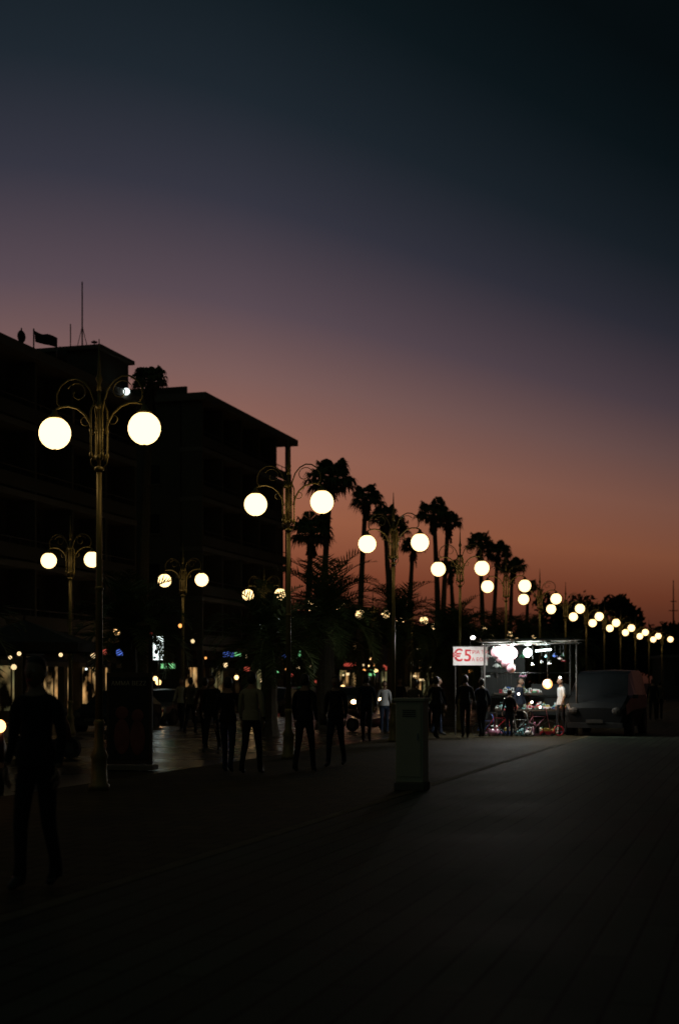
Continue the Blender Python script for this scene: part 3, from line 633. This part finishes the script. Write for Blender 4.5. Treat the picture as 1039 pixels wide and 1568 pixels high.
for d in range(175,300,9): sp.append((-27+TS*d+random.uniform(-2,2),d,random.uniform(6,10),3.5))
tree_mass('distant_treeline',sp,4)
sp=[(-75+i*6,190+random.uniform(-8,8),random.uniform(7,10),3.8) for i in range(16)]
tree_mass('distant_treeline',sp,6)
b=MB(); b.tube([(0,0,0),(0,0,15)],[.2,.06],'rail',6); b.box((0,0,11),(1.2,.1,.1),'rail'); b.box((0,0,12.2),(.8,.1,.1),'rail'); b.obj('radio_mast',(43.6,186,0))
b=MB(); b.box((0,0,2.2),(40,8,4.4),'plaster2'); b.box((0,-.1,4.5),(40.6,8.6,.3),'concrete')
for k in range(10): b.box((-18+4*k,-4.02,2),(1.6,.06,1.6),'glassd'); b.box((-18+4*k,-4.06,1.15),(1.8,.14,.08),'concrete')
b.obj('beach_pavilion',(56,160,0),ANG*.2)
# ---------------- world
w=bpy.data.worlds.new('World'); sc.world=w; w.use_nodes=True; nt=w.node_tree; N=nt.nodes; K=nt.links
bg=N['Background']; tc=N.new('ShaderNodeTexCoord'); sp_=N.new('ShaderNodeSeparateXYZ'); K.new(tc.outputs['Generated'],sp_.inputs[0])
def mth(op,a,b=None,c=None,clamp=False):
    n=N.new('ShaderNodeMath'); n.operation=op; n.use_clamp=clamp
    for i,v in enumerate((a,b,c)):
        if v is None: continue
        if isinstance(v,(int,float)): n.inputs[i].default_value=v
        else: K.new(v,n.inputs[i])
    return n.outputs[0]
X,Y,Z=sp_.outputs
xc=mth('MAXIMUM',mth('MINIMUM',X,.6),-.4)
x2=mth('MULTIPLY',xc,xc)
fac=mth('ADD',mth('ADD',1.0,mth('MULTIPLY',xc,.9)),mth('MULTIPLY',x2,2.2))
zz=mth('MULTIPLY',mth('MAXIMUM',Z,0.0),fac)
rp=N.new('ShaderNodeValToRGB'); K.new(mth('DIVIDE',zz,.5,clamp=True),rp.inputs[0])
cr=rp.color_ramp
stops=[(0,(54,29,22)),(.044,(90,47,34)),(.076,(124,67,46)),(.112,(149,91,66)),(.156,(142,96,81)),(.2,(117,88,85)),(.243,(85,71,79)),(.304,(51,51,62)),(.362,(29,37,45)),(.433,(14,24,29)),(.5,(8,16,19))]
cr.elements[0].position=0; cr.elements[0].color=L(*stops[0][1]); cr.elements[1].position=1; cr.elements[1].color=L(*stops[-1][1])
for z,c in stops[1:-1]:
    e=cr.elements.new(z/.5); e.color=L(*c)
br=mth('MAXIMUM',mth('MINIMUM',mth('SUBTRACT',1.0,mth('MULTIPLY',X,1.5)),1.1),.35)
mr=N.new('ShaderNodeMapRange'); K.new(Y,mr.inputs[0]); mr.inputs[1].default_value=0.0; mr.inputs[2].default_value=.75
mixc=N.new('ShaderNodeMix'); mixc.data_type='RGBA'; K.new(mr.outputs[0],mixc.inputs[0]); mixc.inputs[6].default_value=(.013,.019,.015,1)
K.new(rp.outputs[0],mixc.inputs[7]); K.new(mixc.outputs[2],bg.inputs['Color']); K.new(br,bg.inputs['Strength'])
# ---------------- camera
cd=bpy.data.cameras.new('camera'); cam=bpy.data.objects.new('camera',cd); COL.objects.link(cam); sc.camera=cam
cam.location=(0,0,1.6); cam.rotation_euler=(PI/2,0,0); cd.sensor_fit='VERTICAL'; cd.sensor_height=36; cd.sensor_width=36; cd.lens=50; cd.shift_y=261/1568
cd.clip_end=5000; cd.dof.use_dof=True; cd.dof.focus_distance=25; cd.dof.aperture_fstop=1.4
sc.view_settings.view_transform='Standard'; sc.view_settings.look='None'; sc.view_settings.exposure=0; sc.view_settings.gamma=1
